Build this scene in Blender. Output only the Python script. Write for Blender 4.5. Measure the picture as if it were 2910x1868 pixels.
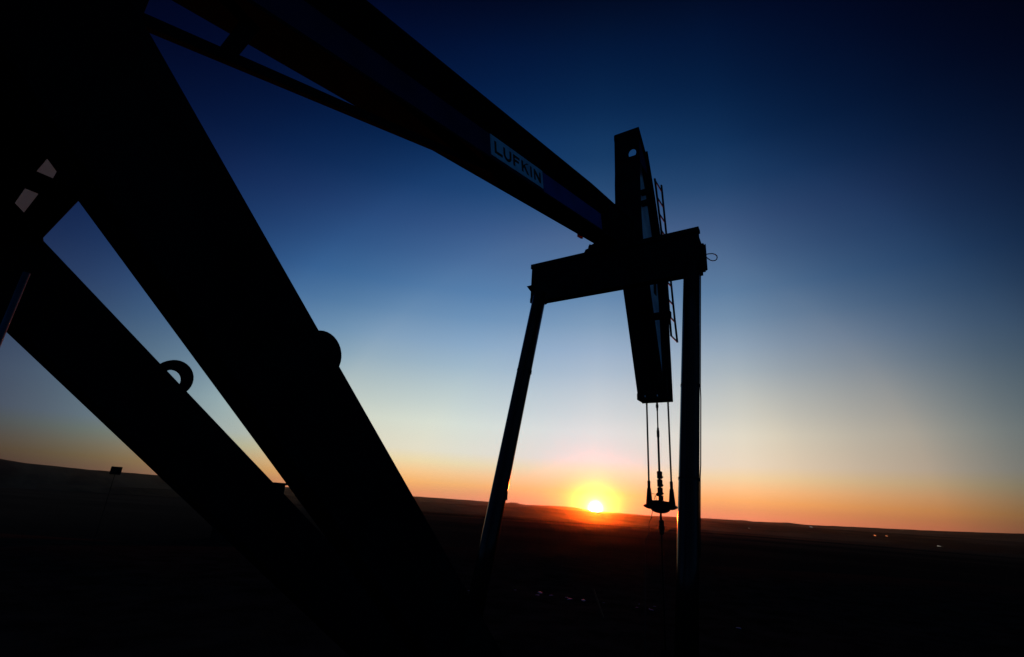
import bpy, bmesh, math, random
from mathutils import Vector, Matrix, noise
from mathutils.geometry import tessellate_polygon
for o in list(bpy.data.objects): bpy.data.objects.remove(o)
sc = bpy.context.scene
random.seed(7)
# ------------------------------------------------------------------ camera
# World: +Y runs along the walking beam towards the well, +X to its right, z = 0 is the well pad.
EYE = Vector((2.08, 0.0, 3.0))
cd = bpy.data.cameras.new('camera'); cam = bpy.data.objects.new('camera', cd)
sc.collection.objects.link(cam); sc.camera = cam
cd.sensor_width = 36; cd.lens = 17.646; cd.clip_start = 0.05; cd.clip_end = 60000
TH, PI_, RO = 0.59514, 0.335066, 0.065249
fw = Vector((-math.sin(TH)*math.cos(PI_), math.cos(TH)*math.cos(PI_), math.sin(PI_)))
rt = Vector((math.cos(TH), math.sin(TH), 0)); up = rt.cross(fw)
rt2 = rt*math.cos(RO)+up*math.sin(RO); up2 = -rt*math.sin(RO)+up*math.cos(RO)
cam.matrix_world = Matrix(((rt2.x, up2.x, -fw.x, EYE.x), (rt2.y, up2.y, -fw.y, EYE.y), (rt2.z, up2.z, -fw.z, EYE.z), (0, 0, 0, 1)))
# ------------------------------------------------------------------ world: dusk sky
SUN_AZ = math.radians(-23.96)          # clockwise from +Y
SUN_EL = math.radians(0.5)
DISC = Vector((math.sin(SUN_AZ)*math.cos(math.radians(0.05)), math.cos(SUN_AZ)*math.cos(math.radians(0.05)), math.sin(math.radians(0.05))))
W = bpy.data.worlds.new('World'); sc.world = W; W.use_nodes = True
nt = W.node_tree; N = nt.nodes; Lk = nt.links
bg = N['Background']; bg.inputs[1].default_value = 1.0
def vm(op, a, b=None):
    n = N.new('ShaderNodeVectorMath'); n.operation = op
    for i, v in ((0, a), (1, b)):
        if v is None: continue
        if hasattr(v, 'is_linked') or hasattr(v, 'links'): Lk.new(v, n.inputs[i])
        else: n.inputs[i].default_value = v
    return n
def mt(op, a, b=None, c=None, clamp=False):
    n = N.new('ShaderNodeMath'); n.operation = op; n.use_clamp = clamp
    for i, v in ((0, a), (1, b), (2, c)):
        if v is None: continue
        if isinstance(v, (int, float)): n.inputs[i].default_value = v
        else: Lk.new(v, n.inputs[i])
    return n.outputs[0]
def ramp(fac, stops, lo, hi, interp='LINEAR'):
    r = N.new('ShaderNodeValToRGB'); cr = r.color_ramp; cr.interpolation = interp
    f = mt('DIVIDE', mt('SUBTRACT', fac, lo), hi-lo, clamp=True); Lk.new(f, r.inputs[0])
    for i, (p, *c) in enumerate(stops):
        e = cr.elements[i] if i < 2 else cr.elements.new((p-lo)/(hi-lo))
        e.position = (p-lo)/(hi-lo); e.color = (*c, 1)
    return r.outputs[0]
def mul(a, b):
    n = N.new('ShaderNodeVectorMath'); n.operation = 'MULTIPLY'; Lk.new(a, n.inputs[0]); Lk.new(b, n.inputs[1]); return n.outputs[0]
def add(a, b):
    n = N.new('ShaderNodeVectorMath'); n.operation = 'ADD'; Lk.new(a, n.inputs[0]); Lk.new(b, n.inputs[1]); return n.outputs[0]
tc = N.new('ShaderNodeTexCoord'); dirn = vm('NORMALIZE', tc.outputs['Generated']).outputs[0]
sp = N.new('ShaderNodeSeparateXYZ'); Lk.new(dirn, sp.inputs[0])
elev = mt('MULTIPLY', mt('ARCSINE', sp.outputs[2]), 57.29578)
dn = N.new('ShaderNodeVectorMath'); dn.operation = 'DOT_PRODUCT'; Lk.new(dirn, dn.inputs[0]); dn.inputs[1].default_value = DISC
sang = mt('MULTIPLY', mt('ARCCOSINE', mt('MINIMUM', dn.outputs['Value'], 1.0)), 57.29578)
sx, cx = math.sin(SUN_AZ), math.cos(SUN_AZ)   # rotate so the sun lies at azimuth 0
yr = mt('ADD', mt('MULTIPLY', sp.outputs[0], sx), mt('MULTIPLY', sp.outputs[1], cx))
xr = mt('SUBTRACT', mt('MULTIPLY', sp.outputs[0], cx), mt('MULTIPLY', sp.outputs[1], sx))
azi = mt('MULTIPLY', mt('ARCTAN2', xr, yr), 57.29578)
def dense(st, step):
    """log-interpolate the coarse stops so that the gradient is smooth"""
    out = []; ks = [s[0] for s in st]; n = int(round((ks[-1]-ks[0])/step)); n = min(n, 31)
    for i in range(n+1):
        x = ks[0]+(ks[-1]-ks[0])*i/n
        j = max(k for k in range(len(ks)-1) if ks[k] <= x+1e-9); f = (x-ks[j])/(ks[j+1]-ks[j])
        out.append((x, *[math.exp(math.log(st[j][c])*(1-f)+math.log(st[j+1][c])*f) for c in (1, 2, 3)]))
    return out
ELS = [(-1.0, 0.71307, 0.1934, 0.19489), (0.0, 0.70886, 0.2476, 0.18437), (0.8, 0.70552, 0.30173, 0.17636), (1.6, 0.80552, 0.40379, 0.19464), (2.6, 0.81655, 0.50511, 0.33202), (3.8, 0.73763, 0.61791, 0.52141), (5.0, 0.66832, 0.64563, 0.7416), (8.0, 0.58056, 0.63889, 0.81852), (12.0, 0.383, 0.488, 0.76799), (17.0, 0.19438, 0.32, 0.70932), (23.0, 0.06955, 0.16948, 0.53033), (30.0, 0.03431, 0.08613, 0.34917), (38.0, 0.00644, 0.03621, 0.19752), (48.0, 0.00147, 0.01572, 0.11662), (60.0, 0.00034, 0.00182, 0.0155)]
e2 = []
for a, b in zip(ELS, ELS[1:]):
    k = 2 if b[0] > 5 else 1
    for i in range(k):
        f = i/k; e2.append((a[0]+(b[0]-a[0])*f, *[math.exp(math.log(a[c])*(1-f)+math.log(b[c])*f) for c in (1, 2, 3)]))
e2.append(ELS[-1])
RE = ramp(elev, e2, -1.0, 60.0)
RS = ramp(sang, dense([(0.0, 1.0, 1.0, 1.0), (10.0, 1.34688, 1.21544, 0.88337), (20.0, 1.82816, 1.44516, 0.81567), (30.0, 1.99654, 1.51383, 0.77409), (40.0, 1.09116, 1.10037, 0.62501), (50.0, 0.40319, 0.49807, 0.32745), (60.0, 0.15292, 0.17434, 0.13855), (70.0, 0.05872, 0.05977, 0.05668)], 2.5), 0, 70)
RA = ramp(azi, dense([(-70.0, 0.38052, 0.40067, 0.79487), (-50.0, 0.43118, 0.50071, 0.81356), (-30.0, 0.51726, 0.66623, 0.87595), (-15.0, 0.69174, 0.84174, 0.9929), (0.0, 1.0, 1.0, 1.0), (15.0, 0.7782, 0.79518, 0.83555), (30.0, 0.31739, 0.3511, 0.45874), (50.0, 0.06059, 0.07828, 0.13867), (70.0, 0.01051, 0.01587, 0.03811)], 5), -70, 70)
base = mul(mul(RE, RS), RA)
# aureole and disc of the sun
hel = mt('MULTIPLY', mt('SUBTRACT', elev, 0.0), 1.6)
hang = mt('SQRT', mt('ADD', mt('MULTIPLY', azi, azi), mt('MULTIPLY', hel, hel)))      # the halo is flattened by the thick air at the horizon
HALO = ramp(hang, [(0, .2, .28, .03), (1.1, .18, .26, .03), (2.0, .10, .16, .01), (3.2, .04, .10, 0), (4.8, .01, .06, 0), (6.5, 0, .03, 0), (9.5, 0, .01, 0), (13, 0, 0, 0)], 0, 13)
GL = ramp(sang, [(0.0, 20, 18, 11), (0.35, 12, 11, 7), (0.55, 4, 3.8, 2.2), (0.72, 1.4, 1.5, .8), (0.95, .5, .5, .22), (1.3, .2, .15, .05), (2.0, 0, 0, 0), (12.0, 0, 0, 0)], 0, 12)
# twilight on the side of the sky away from the sunset
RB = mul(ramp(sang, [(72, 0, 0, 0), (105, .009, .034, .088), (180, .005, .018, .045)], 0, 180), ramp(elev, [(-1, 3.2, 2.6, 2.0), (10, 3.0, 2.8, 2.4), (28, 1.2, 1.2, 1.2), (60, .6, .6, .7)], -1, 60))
sky = N.new('ShaderNodeTexSky'); sky.sky_type = 'NISHITA'; sky.sun_disc = False
sky.sun_elevation = SUN_EL; sky.sun_rotation = SUN_AZ; sky.dust_density = 1.5
ns = N.new('ShaderNodeVectorMath'); ns.operation = 'SCALE'; Lk.new(sky.outputs[0], ns.inputs[0]); ns.inputs['Scale'].default_value = 0.0008
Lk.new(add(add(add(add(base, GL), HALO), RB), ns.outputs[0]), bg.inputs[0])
# ------------------------------------------------------------------ sun lamp
sl = bpy.data.lights.new('sun', 'SUN'); sun = bpy.data.objects.new('sun', sl); sc.collection.objects.link(sun)
sl.energy = 2.0; sl.angle = math.radians(0.5); sl.color = (1.0, 0.085, 0.004)
sd = Vector((math.sin(SUN_AZ)*math.cos(SUN_EL), math.cos(SUN_AZ)*math.cos(SUN_EL), math.sin(SUN_EL)))
sun.rotation_euler = (-sd).to_track_quat('-Z', 'Y').to_euler()
# ------------------------------------------------------------------ colour management
sc.view_settings.view_transform = 'Standard'; sc.view_settings.look = 'None'
sc.view_settings.exposure = 0.0; sc.view_settings.gamma = 1.0
# ------------------------------------------------------------------ materials
def mat(name, col, rough=.5, metal=0., var=.25, scale=6., bump=0., spec=.5, col2=None):
    m = bpy.data.materials.new(name); m.use_nodes = True; t = m.node_tree; b = t.nodes['Principled BSDF']
    b.inputs['Roughness'].default_value = rough; b.inputs['Metallic'].default_value = metal
    b.inputs['Specular IOR Level'].default_value = spec
    c = t.nodes.new('ShaderNodeTexCoord'); n = t.nodes.new('ShaderNodeTexNoise'); n.inputs['Scale'].default_value = scale; n.inputs['Detail'].default_value = 6
    t.links.new(c.outputs['Object'], n.inputs['Vector'])
    r = t.nodes.new('ShaderNodeValToRGB'); r.color_ramp.elements[0].position = .35; r.color_ramp.elements[1].position = .68
    r.color_ramp.elements[0].color = (*[v*(1-var) for v in col], 1)
    r.color_ramp.elements[1].color = (*(col2 or [min(1, v*(1+var)) for v in col]), 1)
    t.links.new(n.outputs['Fac'], r.inputs[0]); t.links.new(r.outputs[0], b.inputs['Base Color'])
    if bump:
        bp = t.nodes.new('ShaderNodeBump'); bp.inputs['Strength'].default_value = bump; bp.inputs['Distance'].default_value = .01
        n2 = t.nodes.new('ShaderNodeTexNoise'); n2.inputs['Scale'].default_value = scale*8; t.links.new(c.outputs['Object'], n2.inputs['Vector'])
        t.links.new(n2.outputs['Fac'], bp.inputs['Height']); t.links.new(bp.outputs[0], b.inputs['Normal'])
    return m
def emit(name, col, k):
    m = bpy.data.materials.new(name); m.use_nodes = True; b = m.node_tree.nodes['Principled BSDF']
    b.inputs['Base Color'].default_value = (.1, .1, .1, 1); b.inputs['Emission Color'].default_value = (*col, 1); b.inputs['Emission Strength'].default_value = k
    return m
M = dict(
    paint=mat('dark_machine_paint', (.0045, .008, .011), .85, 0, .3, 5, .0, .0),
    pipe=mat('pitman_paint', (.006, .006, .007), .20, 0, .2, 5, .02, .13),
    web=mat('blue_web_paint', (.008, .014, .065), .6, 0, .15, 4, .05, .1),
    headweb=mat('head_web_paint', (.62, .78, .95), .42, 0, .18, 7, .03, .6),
    plate=mat('name_plate_enamel', (.25, .60, .84), .5, 0, .22, 5, 0, .3),
    letter=mat('lettering_paint', (.012, .012, .012), .6, 0, .1, 9, 0, .2),
    steel=mat('galvanised_steel', (.03, .10, .17), .7, .0, .2, 12, .0, .1),
    wire=mat('wire_rope_steel', (.03, .03, .03), .6, .3, .3, 60, .4),
    dark=mat('greasy_steel', (.009, .009, .01), .6, .0, .3, 12, .1, .08),
    red=emit('red_reflector', (1, .05, .01), .0),
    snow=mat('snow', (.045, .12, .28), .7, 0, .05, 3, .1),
    concrete=mat('concrete', (.05, .048, .045), .9, 0, .2, 4, .2),
    shed=mat('shed_paint', (.012, .011, .011), .9, 0, .2, 3, .0, .0),
)
tr = bpy.data.materials.new('frosted_plastic'); tr.use_nodes = True; t_ = tr.node_tree
tl = t_.nodes.new('ShaderNodeBsdfTranslucent'); nz = t_.nodes.new('ShaderNodeTexNoise'); nz.inputs['Scale'].default_value = 20
mx = t_.nodes.new('ShaderNodeMix'); mx.data_type = 'RGBA'; mx.inputs[6].default_value = (.24, .45, .50, 1); mx.inputs[7].default_value = (.28, .50, .55, 1)
t_.links.new(nz.outputs['Fac'], mx.inputs[0]); t_.links.new(mx.outputs[2], tl.inputs[0]); t_.links.new(tl.outputs[0], t_.nodes['Material Output'].inputs[0]); M['frost'] = tr
rr = bpy.data.materials.new('red_plastic'); rr.use_nodes = True; t_ = rr.node_tree
tl = t_.nodes.new('ShaderNodeBsdfTranslucent'); nz = t_.nodes.new('ShaderNodeTexNoise'); nz.inputs['Scale'].default_value = 30
mx = t_.nodes.new('ShaderNodeMix'); mx.data_type = 'RGBA'; mx.inputs[6].default_value = (.95, .06, .01, 1); mx.inputs[7].default_value = (1, .09, .02, 1)
t_.links.new(nz.outputs['Fac'], mx.inputs[0]); t_.links.new(mx.outputs[2], tl.inputs[0]); t_.links.new(tl.outputs[0], t_.nodes['Material Output'].inputs[0]); M['red'] = rr
# ------------------------------------------------------------------ mesh helpers (coordinates below are relative to the eye; OFF moves them to the world)
OFF = Vector((2.08, 0, 3.0))
def link(name, bm, m, parent=None, smooth=False, bevel=0.):
    bmesh.ops.recalc_face_normals(bm, faces=bm.faces)
    me = bpy.data.meshes.new(name); bm.to_mesh(me); bm.free()
    o = bpy.data.objects.new(name, me); sc.collection.objects.link(o)
    me.materials.append(m)
    if smooth:
        for p in me.polygons: p.use_smooth = True
    if parent:
        o.parent = parent
        top = parent
        while top.parent: top = top.parent
        o.matrix_parent_inverse = Matrix.Translation(-top.location) if parent == top else Matrix()
    if bevel:
        b = o.modifiers.new('bevel', 'BEVEL'); b.width = bevel; b.segments = 2; b.limit_method = 'ANGLE'
    return o
def empty(name, loc):
    o = bpy.data.objects.new(name, None); o.location = loc; sc.collection.objects.link(o); return o
def tag(o, label, cat, group=None, kind=None):
    if label: o['label'] = label
    if cat: o['category'] = cat
    if group: o['group'] = group
    if kind: o['kind'] = kind
    return o
def hexa(bm, pts):
    """8 corners: bottom ring of 4, top ring of 4"""
    v = [bm.verts.new(Vector(p)+OFF) for p in pts]
    for f in ((0, 1, 2, 3), (7, 6, 5, 4), (0, 4, 5, 1), (1, 5, 6, 2), (2, 6, 7, 3), (3, 7, 4, 0)): bm.faces.new([v[i] for i in f])
def box(bm, x0, x1, y0, y1, z0, z1):
    hexa(bm, [(x0, y0, z0), (x1, y0, z0), (x1, y1, z0), (x0, y1, z0), (x0, y0, z1), (x1, y0, z1), (x1, y1, z1), (x0, y1, z1)])
def prism(bm, loops, d):
    """polygon loops (3-D, outer first, then holes) extruded by vector d"""
    d = Vector(d); L3 = [[Vector(p)+OFF for p in l] for l in loops]
    flat = [p for l in L3 for p in l]
    A = [bm.verts.new(p) for p in flat]; B = [bm.verts.new(p+d) for p in flat]
    for t in tessellate_polygon(L3):
        bm.faces.new([A[i] for i in t]); bm.faces.new([B[i] for i in reversed(t)])
    k = 0
    for l in L3:
        n = len(l)
        for i in range(n):
            j = (i+1) % n; bm.faces.new((A[k+i], A[k+j], B[k+j], B[k+i]))
        k += n
def tube(bm, pts, r, seg=12, cap=True, closed=False):
    pts = [Vector(p)+OFF for p in pts]; n = len(pts); rs = r if isinstance(r, (list, tuple)) else [r]*n
    rings = []; pv = None
    for i, p in enumerate(pts):
        if closed: t = (pts[(i+1) % n]-pts[i-1]).normalized()
        else: t = (pts[min(i+1, n-1)]-pts[max(i-1, 0)]).normalized()
        if pv is None: a = t.cross(Vector((0, 0, 1)) if abs(t.z) < .9 else Vector((1, 0, 0))).normalized()
        else: a = (pv-t*pv.dot(t)).normalized()
        pv = a; b = t.cross(a)
        rings.append([bm.verts.new(p+(a*math.cos(2*math.pi*k/seg)+b*math.sin(2*math.pi*k/seg))*rs[i]) for k in range(seg)])
    m = n if closed else n-1
    for i in range(m):
        A, B = rings[i], rings[(i+1) % n]
        for k in range(seg): bm.faces.new((A[k], A[(k+1) % seg], B[(k+1) % seg], B[k]))
    if cap and not closed: bm.faces.new(rings[0][::-1]); bm.faces.new(rings[-1])
def lathe(bm, x, y, prof, seg=20):
    """prof: (r, z) list, closed at both ends"""
    tube(bm, [(x, y, z) for r, z in prof], [r for r, z in prof], seg)
# ------------------------------------------------------------------ terrain
def smooth01(x): x = max(0., min(1., x)); return x*x*(3-2*x)
def gz(x, y):
    """ground height (world) at world x, y"""
    dx, dy = x-EYE.x, y-EYE.y; r = math.hypot(dx, dy)
    az = math.degrees(math.atan2(dx, dy))
    edge = 30+7*math.sin(az*.05+1)+4*math.sin(az*.13)
    drop = smooth01((r-edge)/650)**.8*98
    z = -drop
    z += noise.noise(Vector((x*.05, y*.05, 3)))*.25*min(1, r/14)*(1 if r < 60 else 0.6)
    if r > 60:
        k = min(1, (r-60)/500)
        z += k*(noise.fractal(Vector((x*.0016, y*.0016, 1.3)), 1., 2., 5)*7)
        z += min(1, (r-60)/2500)*(noise.noise(Vector((x*.0006, y*.0006, 7)))*7)
    return z
def polar(r0, r1, nr, az0, az1, na, f):
    bm = bmesh.new(); rings = []
    full = abs(az1-az0) >= 359.9
    for i in range(nr+1):
        r = r0*(r1/r0)**(i/nr); ring = []
        for k in range(na if full else na+1):
            a = math.radians(az0+(az1-az0)*k/na); x = EYE.x+r*math.sin(a); y = EYE.y+r*math.cos(a)
            ring.append(bm.verts.new((x, y, f(x, y, r, math.degrees(a)))))
        rings.append(ring)
    for i in range(nr):
        A, B = rings[i], rings[i+1]; n = len(A)
        for k in range(n if full else n-1): bm.faces.new((A[k], A[(k+1) % n], B[(k+1) % n], B[k]))
    if full:
        c = bm.verts.new((EYE.x, EYE.y, 0)); A = rings[0]
        for k in range(len(A)): bm.faces.new((c, A[k], A[(k+1) % len(A)]))
    return bm
def gmat():
    m = bpy.data.materials.new('prairie_ground'); m.use_nodes = True; t = m.node_tree; b = t.nodes['Principled BSDF']
    b.inputs['Roughness'].default_value = .95; b.inputs['Specular IOR Level'].default_value = 0
    g = t.nodes.new('ShaderNodeNewGeometry')
    def nz(sc_, det, sx=1, sy=1, rot=0):
        mp = t.nodes.new('ShaderNodeMapping'); mp.inputs['Scale'].default_value = (sx, sy, 1); mp.inputs['Rotation'].default_value = (0, 0, rot)
        t.links.new(g.outputs['Position'], mp.inputs[0]); n = t.nodes.new('ShaderNodeTexNoise'); n.inputs['Scale'].default_value = sc_; n.inputs['Detail'].default_value = det; n.inputs['Roughness'].default_value = .6
        t.links.new(mp.outputs[0], n.inputs[0]); return n.outputs['Fac']
    def rp(f, a, b_, c0, c1):
        r = t.nodes.new('ShaderNodeValToRGB'); r.color_ramp.elements[0].position = a; r.color_ramp.elements[1].position = b_
        r.color_ramp.elements[0].color = (*c0, 1); r.color_ramp.elements[1].color = (*c1, 1); t.links.new(f, r.inputs[0]); return r.outputs[0]
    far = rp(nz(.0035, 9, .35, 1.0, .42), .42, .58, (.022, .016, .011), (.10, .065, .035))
    near = rp(nz(.9, 8), .35, .7, (.008, .007, .006), (.024, .02, .017))  # pad ground; the near hill's shade is put into this darker colour
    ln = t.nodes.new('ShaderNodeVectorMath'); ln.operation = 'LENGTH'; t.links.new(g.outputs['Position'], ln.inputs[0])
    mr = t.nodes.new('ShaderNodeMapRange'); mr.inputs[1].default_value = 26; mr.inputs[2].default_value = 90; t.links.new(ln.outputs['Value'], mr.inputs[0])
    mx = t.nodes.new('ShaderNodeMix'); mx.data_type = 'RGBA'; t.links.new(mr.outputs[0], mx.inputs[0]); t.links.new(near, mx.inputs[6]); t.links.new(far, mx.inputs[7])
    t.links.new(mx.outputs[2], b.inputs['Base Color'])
    bp = t.nodes.new('ShaderNodeBump'); bp.inputs['Strength'].default_value = .25; bp.inputs['Distance'].default_value = .03; t.links.new(nz(4, 6), bp.inputs['Height']); t.links.new(bp.outputs[0], b.inputs['Normal'])
    return m
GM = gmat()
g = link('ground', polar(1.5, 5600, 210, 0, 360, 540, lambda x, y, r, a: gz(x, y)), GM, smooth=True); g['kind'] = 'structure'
# far skyline: elevation angle seen from the pad for each azimuth
PROF = [(-180, .3), (-110, .9), (-85, 1.1), (-77.7, .85), (-76.1, .66), (-74.5, .62), (-72.3, .52), (-70, .50), (-67.2, .46), (-62, .30), (-56.3, .18), (-50, .14), (-43.6, .10), (-40, .09), (-37.5, .08), (-34.7, .03), (-33.4, .04), (-33.2, .12), (-32.2, .12), (-32.0, .02), (-31.2, -.02), (-29, .05), (-27, .06), (-26.0, .02), (-24.8, -.12), (-24.3, -.26), (-23.6, -.26), (-23.2, -.21), (-21.5, -.22), (-19.4, -.27), (-17.2, -.27), (-13.3, -.19), (-10.4, -.16), (-9.4, -.13), (-8.5, -.19), (-5.5, -.08), (-4.2, -.17), (-1, -.08), (1.1, -.04), (5.5, .05), (10.6, .25), (20, .3), (60, .5), (180, .3)]
def prof(a):
    a = (a+180) % 360-180
    for (a0, e0), (a1, e1) in zip(PROF, PROF[1:]):
        if a0 <= a <= a1: return e0+(e1-e0)*(a-a0)/(a1-a0)
    return .3
def far_h(x, y, r, a):
    e = prof(a)+.02*noise.noise(Vector((a*1.3, 0, 5)))+.008*noise.noise(Vector((a*6, 2, 5)))
    crest = EYE.z+6000*math.tan(math.radians(e))
    k = smooth01((r-5100)/900) if r < 6000 else 1-.6*smooth01((r-6000)/1000)
    return -110+(crest+110)*k
h = link('hills', polar(5100, 7000, 18, -180, 180, 1080, far_h), GM, smooth=True); h['kind'] = 'structure'
# a nearer low ridge that the sun is setting behind
def mid_h(x, y, r, a):
    w = math.exp(-((a+24)/26)**2); e = -.38+.17*w*math.exp(-((a+29)/5)**2)+.03*noise.noise(Vector((a*.5, 1, 9)))+.012*noise.noise(Vector((a*3, 1, 9)))
    if a < -40: e += -.012*(-40-a)
    crest = EYE.z+3200*math.tan(math.radians(e))
    k = smooth01((r-2300)/900) if r < 3200 else 1-smooth01((r-3200)/700)
    return -112+(crest+112)*k
h2 = link('low_ridge', polar(2300, 3900, 22, -75, 25, 600, mid_h), GM, smooth=True); h2['kind'] = 'structure'
# patches of old snow on the pad
bm = bmesh.new()
for x, y, s in [(-10.55, 18.65, 1.6), (-10.31, 18.06, .9), (-9.96, 18.47, .9), (-9.35, 18.54, .7), (-9.1, 18.27, 1.3), (-8.65, 18.46, 1.5), (-11.48, 18.36, .6), (-12.41, 16.61, .6), (-13.09, 17.15, .5), (-6.94, 19.44, .5), (-6.73, 18.64, .6), (-6.37, 19.4, .6), (-6.32, 18.71, .6), (-6.19, 18.55, .8), (-7.92, 18.59, .5), (-3.31, 17.57, .9)]:
    wx, wy = x+OFF.x, y; n = 14; ph = random.random()*9; c = bm.verts.new((wx, wy, gz(wx, wy)+.02*s)); rg = []
    for ri, hh in ((.5, .015), (1, -.02)):
        ring = []
        for k in range(n):
            a = 2*math.pi*k/n; rad = .065*s*ri*(1+.5*math.sin(2*a+ph)+.3*math.sin(5*a+ph*2)); X, Y = wx+rad*math.cos(a)*1.3, wy+rad*math.sin(a)*1.6
            ring.append(bm.verts.new((X, Y, gz(X, Y)+hh*s)))
        rg.append(ring)
    for k in range(n):
        j = (k+1) % n; bm.faces.new((c, rg[0][k], rg[0][j])); bm.faces.new((rg[0][k], rg[1][k], rg[1][j], rg[0][j]))
tag(link('snow', bm, M['snow'], smooth=True), 'scattered small patches of old snow on the dark well pad', 'snow', kind='stuff')
# ------------------------------------------------------------------ the pumping unit
XC = -2.08; T = 0.22323; CT, ST = math.cos(T), math.sin(T)
def B(x, u, v): return (XC+x, u*CT-v*ST, u*ST+v*CT)          # beam frame: x across, u along, v up
def bbox(bm, x0, x1, u0, u1, v0, v1):
    hexa(bm, [B(x0, u0, v0), B(x1, u0, v0), B(x1, u1, v0), B(x0, u1, v0), B(x0, u0, v1), B(x1, u0, v1), B(x1, u1, v1), B(x0, u1, v1)])
PJ = empty('pumpjack', (0, 0.3, 0))
tag(PJ, 'huge black oil pumpjack in silhouette with long sloping beam, tall horsehead and two pitman arms', 'pumpjack')
# walking beam: wide-flange section
bm = bmesh.new(); U0, U1 = -.7, 6.2
sect = [(-.125, 1.815), (.125, 1.815), (.125, 1.835), (.010, 1.85), (.010, 2.14), (.125, 2.285), (.125, 2.305), (-.125, 2.305), (-.125, 2.285), (-.010, 2.14), (-.010, 1.85), (-.125, 1.835)]
us = [U0, 4.9, U1]; vt = [0, .004, -.045]
rings = []
for u, dv in zip(us, vt): rings.append([bm.verts.new(Vector(B(x, u, v+(dv if v > 2.1 else 0)))+OFF) for x, v in sect])
for A, C in zip(rings, rings[1:]):
    for k in range(len(sect)): j = (k+1) % len(sect); bm.faces.new((A[k], A[j], C[j], C[k]))
bm.faces.new(rings[0][::-1]); bm.faces.new(rings[-1])
beam = link('walking_beam', bm, M['paint'], PJ)
# painted web panels
bm = bmesh.new(); bbox(bm, .010, .0125, -.5, 5.36, 1.855, 2.134); link('web_panel', bm, M['web'], beam)
bm = bmesh.new(); bbox(bm, -.0125, -.010, -.5, 5.36, 1.855, 2.134); link('web_panel', bm, M['web'], beam)
bm = bmesh.new(); bbox(bm, .0128, .0135, 3.965, 5.355, 1.853, 2.132); link('blue_panel', bm, mat('blue_panel_paint', (.03, .06, .26), .6, 0, .15, 4, .05, .1), beam)
bm = bmesh.new(); bbox(bm, .014, .022, 3.101, 3.944, 1.955, 2.133); link('name_plate', bm, M['plate'], beam, bevel=.002)
# lettering, stroke by stroke
bm = bmesh.new(); v0, v1 = 1.990, 2.092; X0, X1 = .0225, .0245; SW = .026
def stroke(pts, closed=True): prism(bm, [[B(X0, u, v) for u, v in pts]], (X1-X0, 0, 0))
def vbar(u, a=v0, b=v1, w=SW): stroke([(u, a), (u+w, a), (u+w, b), (u, b)])
vbar(3.150); stroke([(3.176, v0), (3.262, v0), (3.262, v0+.022), (3.176, v0+.022)])                         # L
u0, u1 = 3.280, 3.399                                                                                         # U
out = [(u0, v1), (u0, v0+.045)]+[(u0+(u1-u0)/2-(u1-u0)/2*math.cos(a), v0+.045-.047*math.sin(a)) for a in [math.pi*k/12 for k in range(1, 12)]]+[(u1, v0+.045), (u1, v1), (u1-SW, v1), (u1-SW, v0+.045)]
iu0, iu1 = u0+SW, u1-SW
out += [(iu1-(iu1-iu0)/2+(iu1-iu0)/2*math.cos(a), v0+.045-.024*math.sin(a)) for a in [math.pi*k/8 for k in range(1, 8)]]+[(iu0, v0+.045), (iu0, v1)]
stroke(out)
vbar(3.427); stroke([(3.453, v1-.022), (3.530, v1-.022), (3.530, v1), (3.453, v1)]); stroke([(3.453, v0+.044), (3.518, v0+.044), (3.518, v0+.064), (3.453, v0+.064)])   # F
vbar(3.563); stroke([(3.589, v0+.034), (3.650, v1), (3.682, v1), (3.589, v0+.060+.004)]); stroke([(3.601, v0+.050), (3.652, v0), (3.685, v0), (3.620, v0+.072)])        # K
vbar(3.711)                                                                                                   # I
vbar(3.775, w=.024); vbar(3.874, w=.024); stroke([(3.799, v1), (3.799, v1-.040), (3.874, v0), (3.874, v0+.040)])  # N
link('lettering', bm, M['letter'], beam)
# reinforcing bar under the beam with its spacer
def bar_v(u): return 1.526+(u-.75)*.118
bm = bmesh.new(); a, b_ = -.4, 3.05
hexa(bm, [B(-.018, a, bar_v(a)), B(.018, a, bar_v(a)), B(.018, b_, bar_v(b_)), B(-.018, b_, bar_v(b_)), B(-.018, a, bar_v(a)+.054), B(.018, a, bar_v(a)+.054), B(.018, b_, bar_v(b_)+.054), B(-.018, b_, bar_v(b_)+.054)])
link('reinforcing_bar', bm, M['paint'], beam, bevel=.003)
bm = bmesh.new(); hexa(bm, [B(-.017, 1.020, 1.592), B(.017, 1.020, 1.592), B(.017, 1.098, 1.600), B(-.017, 1.098, 1.600), B(-.017, 1.123, 1.817), B(.017, 1.123, 1.817), B(.017, 1.208, 1.817), B(-.017, 1.208, 1.817)]); link('spacer_block', bm, M['paint'], beam, bevel=.003)
# end box and red tag
bm = bmesh.new(); bbox(bm, -.12, .118, 5.362, 6.24, 1.838, 2.232); link('end_box', bm, M['paint'], beam, bevel=.004)
bm = bmesh.new(); bbox(bm, -.150, -.126, 5.00, 5.10, 1.800, 1.832); link('red_tag', bm, M['red'], beam)
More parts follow.
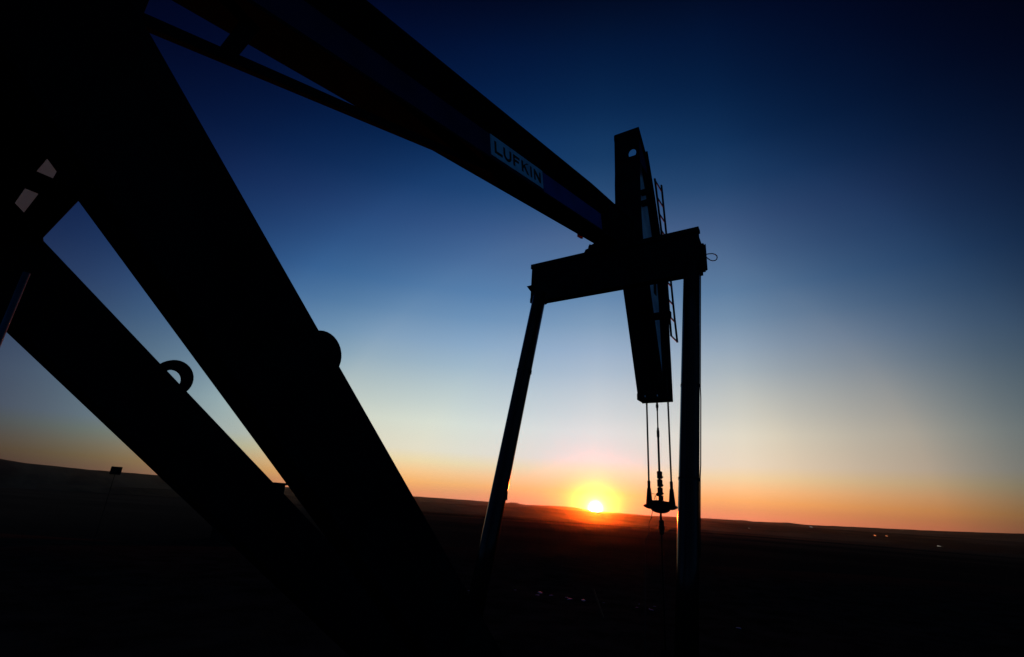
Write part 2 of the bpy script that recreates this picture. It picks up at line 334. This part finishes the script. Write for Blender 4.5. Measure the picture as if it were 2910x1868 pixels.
# horsehead
RE_ = [(5.67, 5.16), (5.675, 4.91), (5.675, 4.31), (5.69, 3.715), (5.73, 3.36), (5.93, 2.86), (6.09, 2.43), (6.42, 1.51), (6.455, 1.42)]
FR = [(5.944, 4.925), (6.06, 4.68), (6.19, 4.40), (6.31, 4.10), (6.42, 3.80), (6.51, 3.49), (6.585, 3.17), (6.63, 2.80), (6.655, 2.40), (6.67, 1.95), (6.68, 1.41)]
HH = None
def strip(bm, pts, x0, x1, th):
    n = len(pts); P = []
    for i, (y, z) in enumerate(pts):
        a = Vector(pts[max(i-1, 0)]); b = Vector(pts[min(i+1, n-1)]); t = (b-a).normalized(); nn = Vector((-t.y, t.x)) * th
        P.append([(x0, y, z), (x1, y, z), (x1, y+nn.x, z+nn.y), (x0, y+nn.x, z+nn.y)])
    rs = [[bm.verts.new(Vector(p)+OFF) for p in q] for q in P]
    for A, C in zip(rs, rs[1:]):
        for k in range(4): bm.faces.new((A[k], A[(k+1) % 4], C[(k+1) % 4], C[k]))
    bm.faces.new(rs[0][::-1]); bm.faces.new(rs[-1])
bm = bmesh.new(); strip(bm, FR, XC-.21, XC+.21, .022)
head = link('horsehead', bm, M['paint'], PJ)                    # the curved face plate carries the rest
# rear flange with a round hole near its top
bm = bmesh.new()
hz, hx, hr = 4.752, -2.0, .057
ytop = lambda z: 5.67+(5.16-z)*.005/.25
circ = [(hx+hr*math.cos(2*math.pi*k/28), ytop(hz+hr*1.25*math.sin(2*math.pi*k/28)), hz+hr*1.25*math.sin(2*math.pi*k/28)) for k in range(28)]
zc = 4.5
prism(bm, [[(XC-.182, ytop(zc), zc), (XC+.182, ytop(zc), zc), (XC+.182, ytop(5.16), 5.16), (XC-.182, ytop(5.16), 5.16)], circ[::-1]], (0, .014, 0))
strip(bm, [(ytop(zc), zc)]+RE_[2:], XC-.182, XC+.182, .014)
link('rear_flange', bm, M['paint'], head)
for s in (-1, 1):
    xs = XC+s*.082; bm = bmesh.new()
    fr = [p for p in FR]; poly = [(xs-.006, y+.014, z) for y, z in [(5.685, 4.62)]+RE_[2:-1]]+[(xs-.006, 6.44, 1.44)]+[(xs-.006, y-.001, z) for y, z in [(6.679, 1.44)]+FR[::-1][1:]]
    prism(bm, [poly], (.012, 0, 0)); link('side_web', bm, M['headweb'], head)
    bm = bmesh.new(); xr_ = XC+s*.178   # edge rib from rear flange top to face plate top
    prism(bm, [[(xr_-.01, 5.674, 5.15), (xr_-.01, 5.955, 4.90), (xr_-.01, 5.93, 4.84), (xr_-.01, 5.674, 5.07)]], (.02, 0, 0)); link('top_rib', bm, M['paint'], head)
bm = bmesh.new(); prism(bm, [[(XC+.155, 5.686, 5.11), (XC+.155, 5.94, 4.875), (XC+.155, 6.07, 4.62), (XC+.155, 5.686, 4.62)]], (.010, 0, 0)); link('top_side_plate', bm, M['web'], head)
bm = bmesh.new(); box(bm, XC-.2, XC+.2, 6.455, 6.67, 1.412, 1.50); link('bottom_shoe', bm, M['paint'], head, bevel=.004)
for (y, z, hh, xe) in ((6.0, 4.285, .075, XC+.20), (6.0, 4.105, .075, XC+.20), (6.30, 2.50, .09, -1.735)):
    bm = bmesh.new(); box(bm, -1.994, xe, y-.03, y+.03, z-hh/2, z+hh/2); link('standoff', bm, M['paint'], head, bevel=.004)
bm = bmesh.new(); box(bm, -1.994, -1.985, 6.42, 6.52, 2.90, 3.16); link('dark_label', bm, M['letter'], head)
# ladder on the side of the horsehead
lad = bmesh.new(); LX = -1.80
LL = [(6.0, 4.47), (6.22, 3.72), (6.38, 3.05), (6.43, 2.55), (6.475, 2.26)]; LR = [(6.315, 4.56), (6.455, 3.82), (6.575, 3.16), (6.68, 2.60), (6.765, 2.255)]
for P in (LL, LR): strip(lad, P, LX-.008, LX+.012, .038)
ladder = link('ladder', lad, M['dark'], head)
def lerp(P, z):
    for (y0, z0), (y1, z1) in zip(P, P[1:]):
        if z1 <= z <= z0: return y0+(y1-y0)*(z-z0)/(z1-z0)
    return P[0][0] if z > P[0][1] else P[-1][0]
for z in [4.46, 4.22, 3.99, 3.76, 3.52, 3.28, 3.04, 2.98-.2, 2.54, 2.27]:
    bm = bmesh.new(); tube(bm, [(LX, lerp(LL, z), z), (LX, lerp(LR, z)+.01, z)], .011, 8); link('rung', bm, M['steel'], head)
# cross yoke
bm = bmesh.new()
box(bm, -3.135, -1.045, 5.0, 5.03, 2.47, 2.885)
# tapering body behind the rear plate
hexa(bm, [(-3.12, 5.031, 2.47), (-1.055, 5.031, 2.47), (-1.05, 5.19, 2.52), (-3.12, 5.19, 2.52), (-3.12, 5.031, 2.88), (-1.055, 5.031, 2.88), (-1.05, 5.19, 2.80), (-3.12, 5.19, 2.80)])
yoke = link('cross_yoke', bm, M['paint'], PJ, bevel=.003)
bm = bmesh.new(); hexa(bm, [(-3.143, 4.985, 2.886), (-1.038, 4.985, 2.886), (-1.038, 5.05, 2.886), (-3.143, 5.05, 2.886), (-3.143, 4.985, 2.945), (-1.038, 4.985, 2.945), (-1.038, 5.05, 2.925), (-3.143, 5.05, 2.925)]); link('top_flange', bm, M['paint'], yoke)
bm = bmesh.new(); box(bm, -3.13, -1.045, 4.985, 5.10, 2.408, 2.469); link('bottom_flange', bm, M['paint'], yoke, bevel=.003)
bm = bmesh.new(); box(bm, -3.10, -1.04, 5.191, 5.215, 2.50, 2.845); link('front_plate', bm, M['paint'], yoke, bevel=.003)
bm = bmesh.new(); hexa(bm, [(-3.14, 5.0, 2.575), (-3.10, 5.0, 2.575), (-3.10, 5.06, 2.575), (-3.14, 5.06, 2.575), (-3.20, 5.0, 2.655), (-3.10, 5.0, 2.66), (-3.10, 5.06, 2.66), (-3.20, 5.06, 2.655)]); link('end_lip', bm, M['paint'], yoke)
bm = bmesh.new(); hexa(bm, [(-1.07, 5.10, 2.46), (-1.012, 5.10, 2.46), (-1.012, 5.17, 2.50), (-1.07, 5.17, 2.50), (-1.07, 5.10, 2.70), (-1.0, 5.10, 2.78), (-1.012, 5.17, 2.79), (-1.07, 5.17, 2.79)]); link('end_lip', bm, M['paint'], yoke)
# equaliser bearing between beam and yoke
bm = bmesh.new(); prism(bm, [[(XC-.32, 5.0, 2.946), (XC+.32, 5.0, 2.946), (XC+.30, 5.0, 3.00), (XC+.16, 5.0, 3.06), (XC-.16, 5.0, 3.06), (XC-.24, 5.0, 3.035), (XC-.26, 5.0, 3.00), (XC-.30, 5.0, 2.99)]], (0, .19, 0)); link('equaliser_bearing', bm, M['paint'], yoke, bevel=.006)
for dx in (-.26, -.2, .22):
    bm = bmesh.new(); lathe(bm, XC+dx, 5.05, [(.022, 2.99), (.022, 3.045), (.014, 3.05), (.014, 3.07)], 10); link('bolt', bm, M['dark'], yoke)
# wire loop on the right end of the yoke
LP = [(-1.012, 2.625), (-.97, 2.626), (-.93, 2.620), (-.903, 2.604), (-.888, 2.584), (-.886, 2.564), (-.892, 2.546), (-.905, 2.535), (-.93, 2.535), (-.955, 2.548), (-.98, 2.575), (-1.012, 2.615)]
bm = bmesh.new(); tube(bm, [(x, 5.05, z) for x, z in LP], .0055, 8); link('wire_loop', bm, M['wire'], yoke, smooth=True)
# pitman arms
def py_(z): return 4.37+z*.257
for s in (-1, 1):
    x = -2.07+s*.932; bm = bmesh.new(); zs = [2.52, 1.5, .5, -.35, -1.0]
    tube(bm, [(x, py_(z), z) for z in zs], [.083, .083, .083, .083, .083], 40)
    # flattened lower end with the wrist pin
    tube(bm, [(x, py_(-1.0), -1.0), (x, py_(-1.12), -1.12), (x, py_(-1.25), -1.25)], [.0828, .07, .045], 40)
    pm = link('pitman_arm', bm, M['pipe'], PJ, smooth=True)
    bm = bmesh.new(); tube(bm, [(x-.12, py_(-1.3), -1.3), (x+.10, py_(-1.3), -1.3)], .11, 24); link('wrist_bearing', bm, M['dark'], pm)
    bm = bmesh.new(); tube(bm, [(x, 5.02, 2.47), (x, 5.15, 2.47)], .05, 24); link('tail_bearing', bm, M['dark'], pm)
    if s > 0:
        bm = bmesh.new(); tube(bm, [(x+.088+.006*(1 if 1.0 > z > .3 else .3), py_(z), z) for z in [2.4-.1*k for k in range(28)]], .005, 8); link('grease_line', bm, M['dark'], pm, smooth=True)
        for z in (1.12, .28):
            bm = bmesh.new(); tube(bm, [(x, py_(z)+0, z-.012), (x, py_(z)+.003, z+.012)], .0855, 24); link('hose_clip', bm, M['dark'], pm)
    else:
        bm = bmesh.new(); tube(bm, [(x, py_(1.44), 1.42), (x, py_(1.46), 1.46)], .086, 24); link('hose_clip', bm, M['dark'], pm)
        bm = bmesh.new(); box(bm, x+.06, x+.090, py_(.12)-.02, py_(.12)+.02, .03, .12); link('hose_bracket', bm, M['dark'], pm, bevel=.004)
# cranks, gearbox, base
for s in (-1, 1):
    x = XC+s*.76; bm = bmesh.new()
    prism(bm, [[(x-.05, 3.95, -1.12), (x-.05, 4.22, -1.16), (x-.05, 4.20, -1.6), (x-.05, 4.25, -2.1), (x-.05, 4.15, -2.72), (x-.05, 3.55, -2.72), (x-.05, 3.45, -2.1), (x-.05, 3.75, -1.7)]], (.10, 0, 0))
    cr = link('crank_arm', bm, M['paint'], PJ, bevel=.01)
    bm = bmesh.new(); prism(bm, [[(x+s*.051, 3.45, -2.3), (x+s*.051, 4.25, -2.3), (x+s*.051, 4.30, -2.6), (x+s*.051, 4.1, -2.85), (x+s*.051, 3.6, -2.85), (x+s*.051, 3.40, -2.6)]], (s*.14, 0, 0)); link('counterweight', bm, M['paint'], cr, bevel=.01)
bm = bmesh.new(); box(bm, XC-.5, XC+.5, 3.25, 4.4, -2.70, -1.85); gb = link('gearbox', bm, M['paint'], PJ, bevel=.05)
bm = bmesh.new(); tube(bm, [(XC-.85, 3.85, -2.1), (XC+.85, 3.85, -2.1)], .10, 24); link('crank_shaft', bm, M['dark'], gb)
for s in (-1, 1):
    bm = bmesh.new(); x = XC+s*.5; box(bm, x-.1, x+.1, -1.4, 6.0, -2.98, -2.94); box(bm, x-.015, x+.015, -1.4, 6.0, -2.939, -2.76); box(bm, x-.1, x+.1, -1.4, 6.0, -2.759, -2.72); link('base_rail', bm, M['paint'], PJ)
# post legs: deep box sections that run forward and down from the top
def leg_pt(s, sx_, sy_, z):
    return (XC+s*(.474+.199*z+sx_*.067), 1.384-1.294*z+sy_*.2475, z)
zt, zb = 1.42, -1.86
for s in (-1, 1):
    bm = bmesh.new()
    P = [leg_pt(s, a, b, z) for z in (zb, zt) for a, b in ((-1, -1), (1, -1), (1, 1), (-1, 1))]
    hexa(bm, P); lg = link('post_leg', bm, M['paint'], PJ, bevel=.006)
    # lifting lug: half-round plate with an eye
    zc = .447; cy = 1.384-1.294*zc+.2475; d = Vector((0, -1.294, 1)).normalized(); nn = Vector((0, 1, 1.294)).normalized(); x0 = XC+s*(.474+.199*zc)-.012-(.03 if s > 0 else 0)
    c = Vector((x0, cy, zc)); out = [c-d*.11-nn*.05, c-d*.09+nn*.02]
    for k in range(0, 17):
        a = math.pi*k/16; out.append(c+nn*.02+(-d*math.cos(a)+nn*math.sin(a))*.086)
    out += [c+d*.11-nn*.05]
    eye = [c+nn*.010+(d*math.cos(2*math.pi*k/24)+nn*math.sin(2*math.pi*k/24))*.046 for k in range(24)]
    bm = bmesh.new(); prism(bm, [[tuple(p) for p in out], [tuple(p) for p in eye]], (.024, 0, 0)); link('lifting_lug', bm, M['paint'], lg)
    # vertical rear leg
    bm = bmesh.new(); x = XC+s*.74; box(bm, x-.08, x+.08, -.55, -.30, -2.72, 1.2); link('rear_leg', bm, M['paint'], PJ, bevel=.006)
# top plate between the legs with two windows
def pl(x, y, z, k=1.60):
    v = Vector((x, y, z)); return tuple(v*(k/(v.y+1.294*v.z)))
Q1 = [(-2.142, .297, 1.007), (-2.147, .334, .978), (-2.214, .342, .972), (-2.283, .303, 1.002)]
Q2 = [(-2.439, .315, .993), (-2.376, .348, .968), (-2.6, .363, .956), (-2.607, .327, .984)]
def onp(x, z, k=1.60): return (x, k-1.294*z, z)
edge = [onp(-1.38, .93), onp(-2.18, .914), onp(-2.62, .893), onp(-2.645, .884), onp(-2.656, .868), onp(-2.70, .80), onp(-2.80, .80), onp(-2.86, 1.55), onp(-1.30, 1.55)]
bm = bmesh.new(); nrm = Vector((0, 1, 1.294)).normalized()*.006
prism(bm, [edge, Q1, Q2], nrm); tp = link('top_plate', bm, M['paint'], PJ)
for Q in (Q1, Q2):
    bm = bmesh.new(); cc = sum((Vector(q) for q in Q), Vector())/4
    prism(bm, [[tuple(cc+(Vector(q)-cc)*1.15+nrm*1.1) for q in Q]], nrm*.1); link('frosted_window', bm, M['frost'], tp)
# saddle under the beam
bm = bmesh.new()
prism(bm, [[(XC-.16, .352, 1.60), (XC-.16, .349, 1.93), (XC-.16, -.60, 1.73), (XC-.16, -.60, 1.1), (XC-.16, -.30, 1.1), (XC-.16, .374, 1.53), (XC-.16, .36, 1.57)]], (.29, 0, 0)); link('saddle_bearing', bm, M['paint'], PJ, bevel=.004)
bm = bmesh.new(); box(bm, XC-.86, XC+.86, -.62, -.12, 1.12, 1.52); link('top_cap', bm, M['paint'], PJ, bevel=.01)
# thin vertical conduit between the legs
bm = bmesh.new(); tube(bm, [(-2.2, .372, .62), (-2.2, .372, .3), (-2.2, .372, -2.72)], .010, 14); link('conduit', bm, M['steel'], PJ, smooth=True)
# ------------------------------------------------------------------ bridle: wire ropes + carrier bar
YW = 6.68
BR = empty('wireline_hanger', (0, YW, 3.0)); tag(BR, 'pair of twisted wire ropes hanging from the horsehead, holding a round-bottomed carrier bar', 'hanger')
for x in (-2.222, -1.932):
    bm = bmesh.new(); core = [(x, YW+.035, 1.7-.02*k) for k in range(68)]; n = len(core)
    prof_ = [(YW+.035, 1.7), (6.695, 2.4), (6.625+.045, 2.80), (6.585+.05, 3.17), (6.42+.055, 3.80), (6.19+.06, 4.40), (5.95+.065, 4.90)]
    for ph in (0, 2*math.pi/3, 4*math.pi/3):
        tube(bm, [(x+.0062*math.cos(ph+k*.9), YW+.006*math.sin(ph+k*.9), 1.55-.0145*k) for k in range(82)], .0068, 7)
    tube(bm, [(x, YW, 1.55)]+[(x, y, z) for y, z in prof_[1:]], .011, 8)
    link('wire_rope', bm, M['wire'], BR, smooth=True)
    bm = bmesh.new(); lathe(bm, x, YW, [(.012, .392), (.019, .385), (.019, .296), (.019, .295)], 16)
    hexa(bm, [(x-.042, YW-.02, .07), (x+.042, YW-.02, .07), (x+.042, YW+.02, .07), (x-.042, YW+.02, .07), (x-.019, YW-.02, .298), (x+.019, YW-.02, .298), (x+.019, YW+.02, .298), (x-.019, YW+.02, .298)])
    link('rope_socket', bm, M['dark'], BR, bevel=.003)
bm = bmesh.new(); pts = [(-2.195, .15), (-2.195, .062), (-2.178, .058)]+[(XC+.118*math.cos(math.pi+math.pi*k/18), .072-.072*math.sin(math.pi*k/18)) for k in range(1, 18)]+[(-1.975, .058), (-1.96, .062), (-1.96, .14), (-1.99, .146), (-2.04, .15), (-2.06, .156), (-2.11, .156)]
prism(bm, [[(x, YW-.05, z) for x, z in pts]], (0, .10, 0)); cb = link('carrier_bar', bm, M['dark'], BR, bevel=.005)
for s in (-1, 1):
    x = XC+s*.145; bm = bmesh.new(); prism(bm, [[(x-.05*s, YW-.04, .10), (x+.045*s, YW-.04, .10), (x+.062*s, YW-.04, .086), (x+.068*s, YW-.04, .078), (x+.06*s, YW-.04, .072), (x+.02*s, YW-.04, .052), (x-.01*s, YW-.04, .046), (x-.05*s, YW-.04, .055)]], (0, .08, 0)); link('latch_lug', bm, M['dark'], BR)
bm = bmesh.new(); tube(bm, [(XC-.105+.012*math.sin(k*.9)*(.2 if k < 3 else 1)-.110*(k/16)**1.0, YW, .03-.03*k) for k in range(17)], .0045, 7); tube(bm, [(XC-.215, YW, -.45), (XC-.225, YW, -1.0), (XC-.25, YW, -1.9)], .0045, 7); link('sensor_cable', bm, M['wire'], BR, smooth=True)
bm = bmesh.new(); tube(bm, [(-2.19, YW, .232), (XC-.04, YW, .228)], .0035, 6); tube(bm, [(XC-.065, YW, .215), (XC-.078, YW, .16)], .003, 6); tube(bm, [(XC-.062, YW, .215), (XC-.052, YW, .16)], .003, 6); link('sensor_bracket', bm, M['dark'], BR)
# polished rod with its clamps
PR = empty('polished_rod', (0, YW, 0)); tag(PR, 'slim vertical rod with bolted clamps, running through the carrier bar between the wire ropes', 'rod')
bm = bmesh.new(); lathe(bm, XC, YW, [(.009, 1.6), (.009, 1.08), (.014, 1.06), (.014, -.06), (.011, -.2), (.011, -1.6)], 16); link('rod', bm, M['steel' if False else 'dark'], PR, smooth=True)
bm = bmesh.new(); lathe(bm, XC, YW, [(.013, 1.43), (.0135, 1.385), (.018, 1.38), (.018, 1.345), (.012, 1.33), (.012, 1.30)], 16); link('coupling', bm, M['dark'], PR)
bm = bmesh.new(); lathe(bm, XC, YW, [(.018, 1.035), (.018, .948), (.015, .945)], 16); link('coupling', bm, M['dark'], PR)
bm = bmesh.new()
for zc in (.465, .365, .265): box(bm, XC-.026, XC+.030, YW-.03, YW+.03, zc-.047, zc+.047)
box(bm, XC-.016, XC+.034, YW-.03, YW+.03, .155, .215)
cl = link('rod_clamp', bm, M['dark'], PR, bevel=.008)
for zc in (.49, .44, .39, .34, .29, .24):
    bm = bmesh.new(); tube(bm, [(XC+.02, YW-.012, zc), (XC+.047 if round(zc*100) % 10 == 4 else XC+.038, YW-.012, zc)], .011, 10); link('clamp_bolt', bm, M['dark'], cl)
bm = bmesh.new(); tube(bm, [(XC-.02, YW, .225), (XC-.042, YW, .225), (XC-.052, YW, .232)], [.022, .022, .006], 14); link('load_sensor', bm, M['dark'], PR, smooth=True)
bm = bmesh.new(); lathe(bm, XC+.004, YW, [(.02, -.075), (.032, -.09), (.032, -.145), (.038, -.15), (.038, -.185), (.03, -.19), (.03, -.235), (.015, -.25)], 18); link('lubricator', bm, M['dark'], PR)
# wellhead
WH = empty('wellhead', (0, YW, 0)); tag(WH, 'dark wellhead with side valves standing on the pad under the hanging rod', 'wellhead')
bm = bmesh.new(); lathe(bm, XC, YW, [(.16, -3.0), (.16, -2.75), (.24, -2.74), (.24, -2.68), (.12, -2.67), (.12, -2.3), (.2, -2.29), (.2, -2.24), (.09, -2.23), (.09, -1.85)], 24); link('casing_head', bm, M['paint'], WH)
bm = bmesh.new(); lathe(bm, XC, YW, [(.07, -1.849), (.07, -1.65), (.05, -1.64), (.05, -1.5)], 20); link('stuffing_box', bm, M['paint'], WH)
for s in (-1, 1):
    bm = bmesh.new(); tube(bm, [(XC+s*.10, YW, -2.05), (XC+s*.55, YW, -2.05)], .045, 14); fl = link('flow_line', bm, M['paint'], WH)
    bm = bmesh.new(); tube(bm, [(XC+s*.35+.09*math.cos(a), YW+.09*math.sin(a), -1.88) for a in [2*math.pi*k/20 for k in range(20)]], .009, 8, closed=True); tube(bm, [(XC+s*.35, YW, -2.0), (XC+s*.35, YW, -1.87)], .012, 8); tube(bm, [(XC+s*.35-.09, YW, -1.88), (XC+s*.35+.09, YW, -1.88)], .006, 6); link('hand_wheel', bm, M['dark'], fl)
# ------------------------------------------------------------------ things beyond
def at(azd, r, z=None):
    a = math.radians(azd); x, y = r*math.sin(a), r*math.cos(a)
    return (x, y, (gz(x+OFF.x, y)-3.0) if z is None else z)
def obox(bm, azd, r, w, d, z0, z1, off=(0, 0)):
    """box facing the pad, centred at azimuth/distance"""
    a = math.radians(azd); rx, ry = math.cos(a), -math.sin(a); fx, fy = math.sin(a), math.cos(a); cx_, cy_ = r*fx+off[0]*rx+off[1]*fx, r*fy+off[0]*ry+off[1]*fy
    q = [(cx_+i*w/2*rx+j*d/2*fx, cy_+i*w/2*ry+j*d/2*fy) for i, j in ((-1, -1), (1, -1), (1, 1), (-1, 1))]
    hexa(bm, [(*p, z0) for p in q]+[(*p, z1) for p in q])
# equipment cabinet on the left skyline
p = at(-70.2, 30); CBN = empty('control_cabinet', Vector(p)+OFF); tag(CBN, 'small dark cabinet on a post, poking above the skyline at far left', 'cabinet')
bm = bmesh.new(); obox(bm, -70.2, 30, .42, .40, .14, .48); cb_ = link('cabinet', bm, M['shed'], CBN, bevel=.02)
bm = bmesh.new(); obox(bm, -70.2, 30, .02, .02, p[2], .139); link('post', bm, M['shed'], CBN)
bm = bmesh.new(); obox(bm, -70.2, 30, .34, .01, .17, .45, off=(0, -.206)); link('door', bm, M['shed'], cb_)
# flat-topped shed behind the far leg
p = at(-59.0, 48); SH = empty('flat_roof_shed', Vector(p)+OFF); tag(SH, 'low flat-roofed dark shed on the skyline behind the far post leg', 'shed')
bm = bmesh.new(); obox(bm, -59.0, 48, 4.5, 2.6, p[2], .28); link('wall', bm, M['shed'], SH, bevel=.02)
bm = bmesh.new(); obox(bm, -59.0, 48, 4.9, 3.0, .281, .44); link('roof', bm, M['shed'], SH)
bm = bmesh.new(); obox(bm, -59.0, 48, .9, .03, p[2]+.05, p[2]+2.1, off=(.8, -1.33)); link('door', bm, M['shed'], SH)
# marker stake on the pad
bm = bmesh.new(); gx, gy = -6.74, 15.8; tube(bm, [(gx, gy, gz(gx+OFF.x, gy)-3.0), (gx-.33, gy+.02, -2.32)], .018, 10)
tube(bm, [(gx-.33, gy+.02, -2.32), (gx-.335, gy+.02, -2.305)], .024, 10)
tag(link('marker_stake', bm, mat('rusty_stake', (.10, .04, .012), .6, .2, .3, 8)), 'thin leaning rusty stake standing alone on the dark pad', 'stake')
# far lights: yard lamps on poles
def hit(azd, el):
    """first distance at which the terrain crosses this line of sight"""
    a = math.radians(azd); r = 45.
    while r < 5900:
        x, y = EYE.x+r*math.sin(a), EYE.y+r*math.cos(a); g_ = gz(x, y) if r < 5600 else -200
        if 2300 < r < 3900 and -75 < azd < 25: g_ = max(g_, mid_h(x, y, r, azd))
        if r > 5100: g_ = max(g_, far_h(x, y, r, azd))
        if g_ > EYE.z+r*math.tan(math.radians(el)): return r
        r *= 1.004
    return 3000.
def lamp(azd, el, k, col, label, r=None, h=None, w=1.2):
    r = r or hit(azd, el-.05); zl = math.tan(math.radians(el))*r; a = math.radians(azd); x, y = r*math.sin(a), r*math.cos(a); h = h or r*.0014; rad = r*.0011
    L = empty('yard_lamp', Vector((x, y, zl-h))+OFF); tag(L, label, 'yard lamp', 'lamps on the dark plain')
    bm = bmesh.new(); tube(bm, [(x, y, zl-h), (x, y, zl-rad*.5)], r*.00015, 8); link('pole', bm, M['shed'], L)
    bm = bmesh.new(); tube(bm, [(x-rad*w*math.cos(a), y+rad*w*math.sin(a), zl+rad*.35), (x+rad*w*math.cos(a), y-rad*w*math.sin(a), zl-rad*.35)], rad*.55, 10); link('lamp_head', bm, emit('lamp_glow', col, k), L)
lamp(1.02, -.67, .8, (1, .26, .07), 'orange yard lamp on the far plain, left one of the close pair at right')
lamp(1.85, -.64, .4, (1, .28, .09), 'orange yard lamp on the far plain, right one of the close pair at right')
lamp(5.29, -1.14, .22, (.8, .75, .6), 'whitish streak of a lamp on the plain, rightmost and lowest of the far lights', w=2)
lamp(-3.79, -.33, .25, (.6, .65, .6), 'pale lamp just under the skyline between the right pitman and the orange pair', w=2)
lamp(-9.06, -.84, .15, (.6, .65, .6), 'faint pale lamp on the plain, closest to the right pitman arm')
lamp(-55.2, -2.76, 1.0, (1, .62, .42), 'warm lamp shining low between the two sloping post legs', r=55, h=2.2, w=3)
# ------------------------------------------------------------------ haze over the plain
hm = bpy.data.materials.new('haze'); hm.use_nodes = True; ht = hm.node_tree; ht.nodes.clear()
ho = ht.nodes.new('ShaderNodeOutputMaterial'); pv = ht.nodes.new('ShaderNodeVolumePrincipled')
pv.inputs['Color'].default_value = (.95, .95, .95, 1); pv.inputs['Density'].default_value = 1.5e-5; pv.inputs['Anisotropy'].default_value = .97
ht.links.new(pv.outputs[0], ho.inputs['Volume'])
bm = bmesh.new(); OFF = Vector((0, 0, 0)); box(bm, -7100, 7100, -7100, 7100, -140, 180)
hz_ = link('haze', bm, hm); hz_['kind'] = 'stuff'; tag(hz_, 'thin even haze over the plain under the sunset', 'haze')
sc.cycles.volume_bounces = 0; sc.cycles.max_bounces = 6
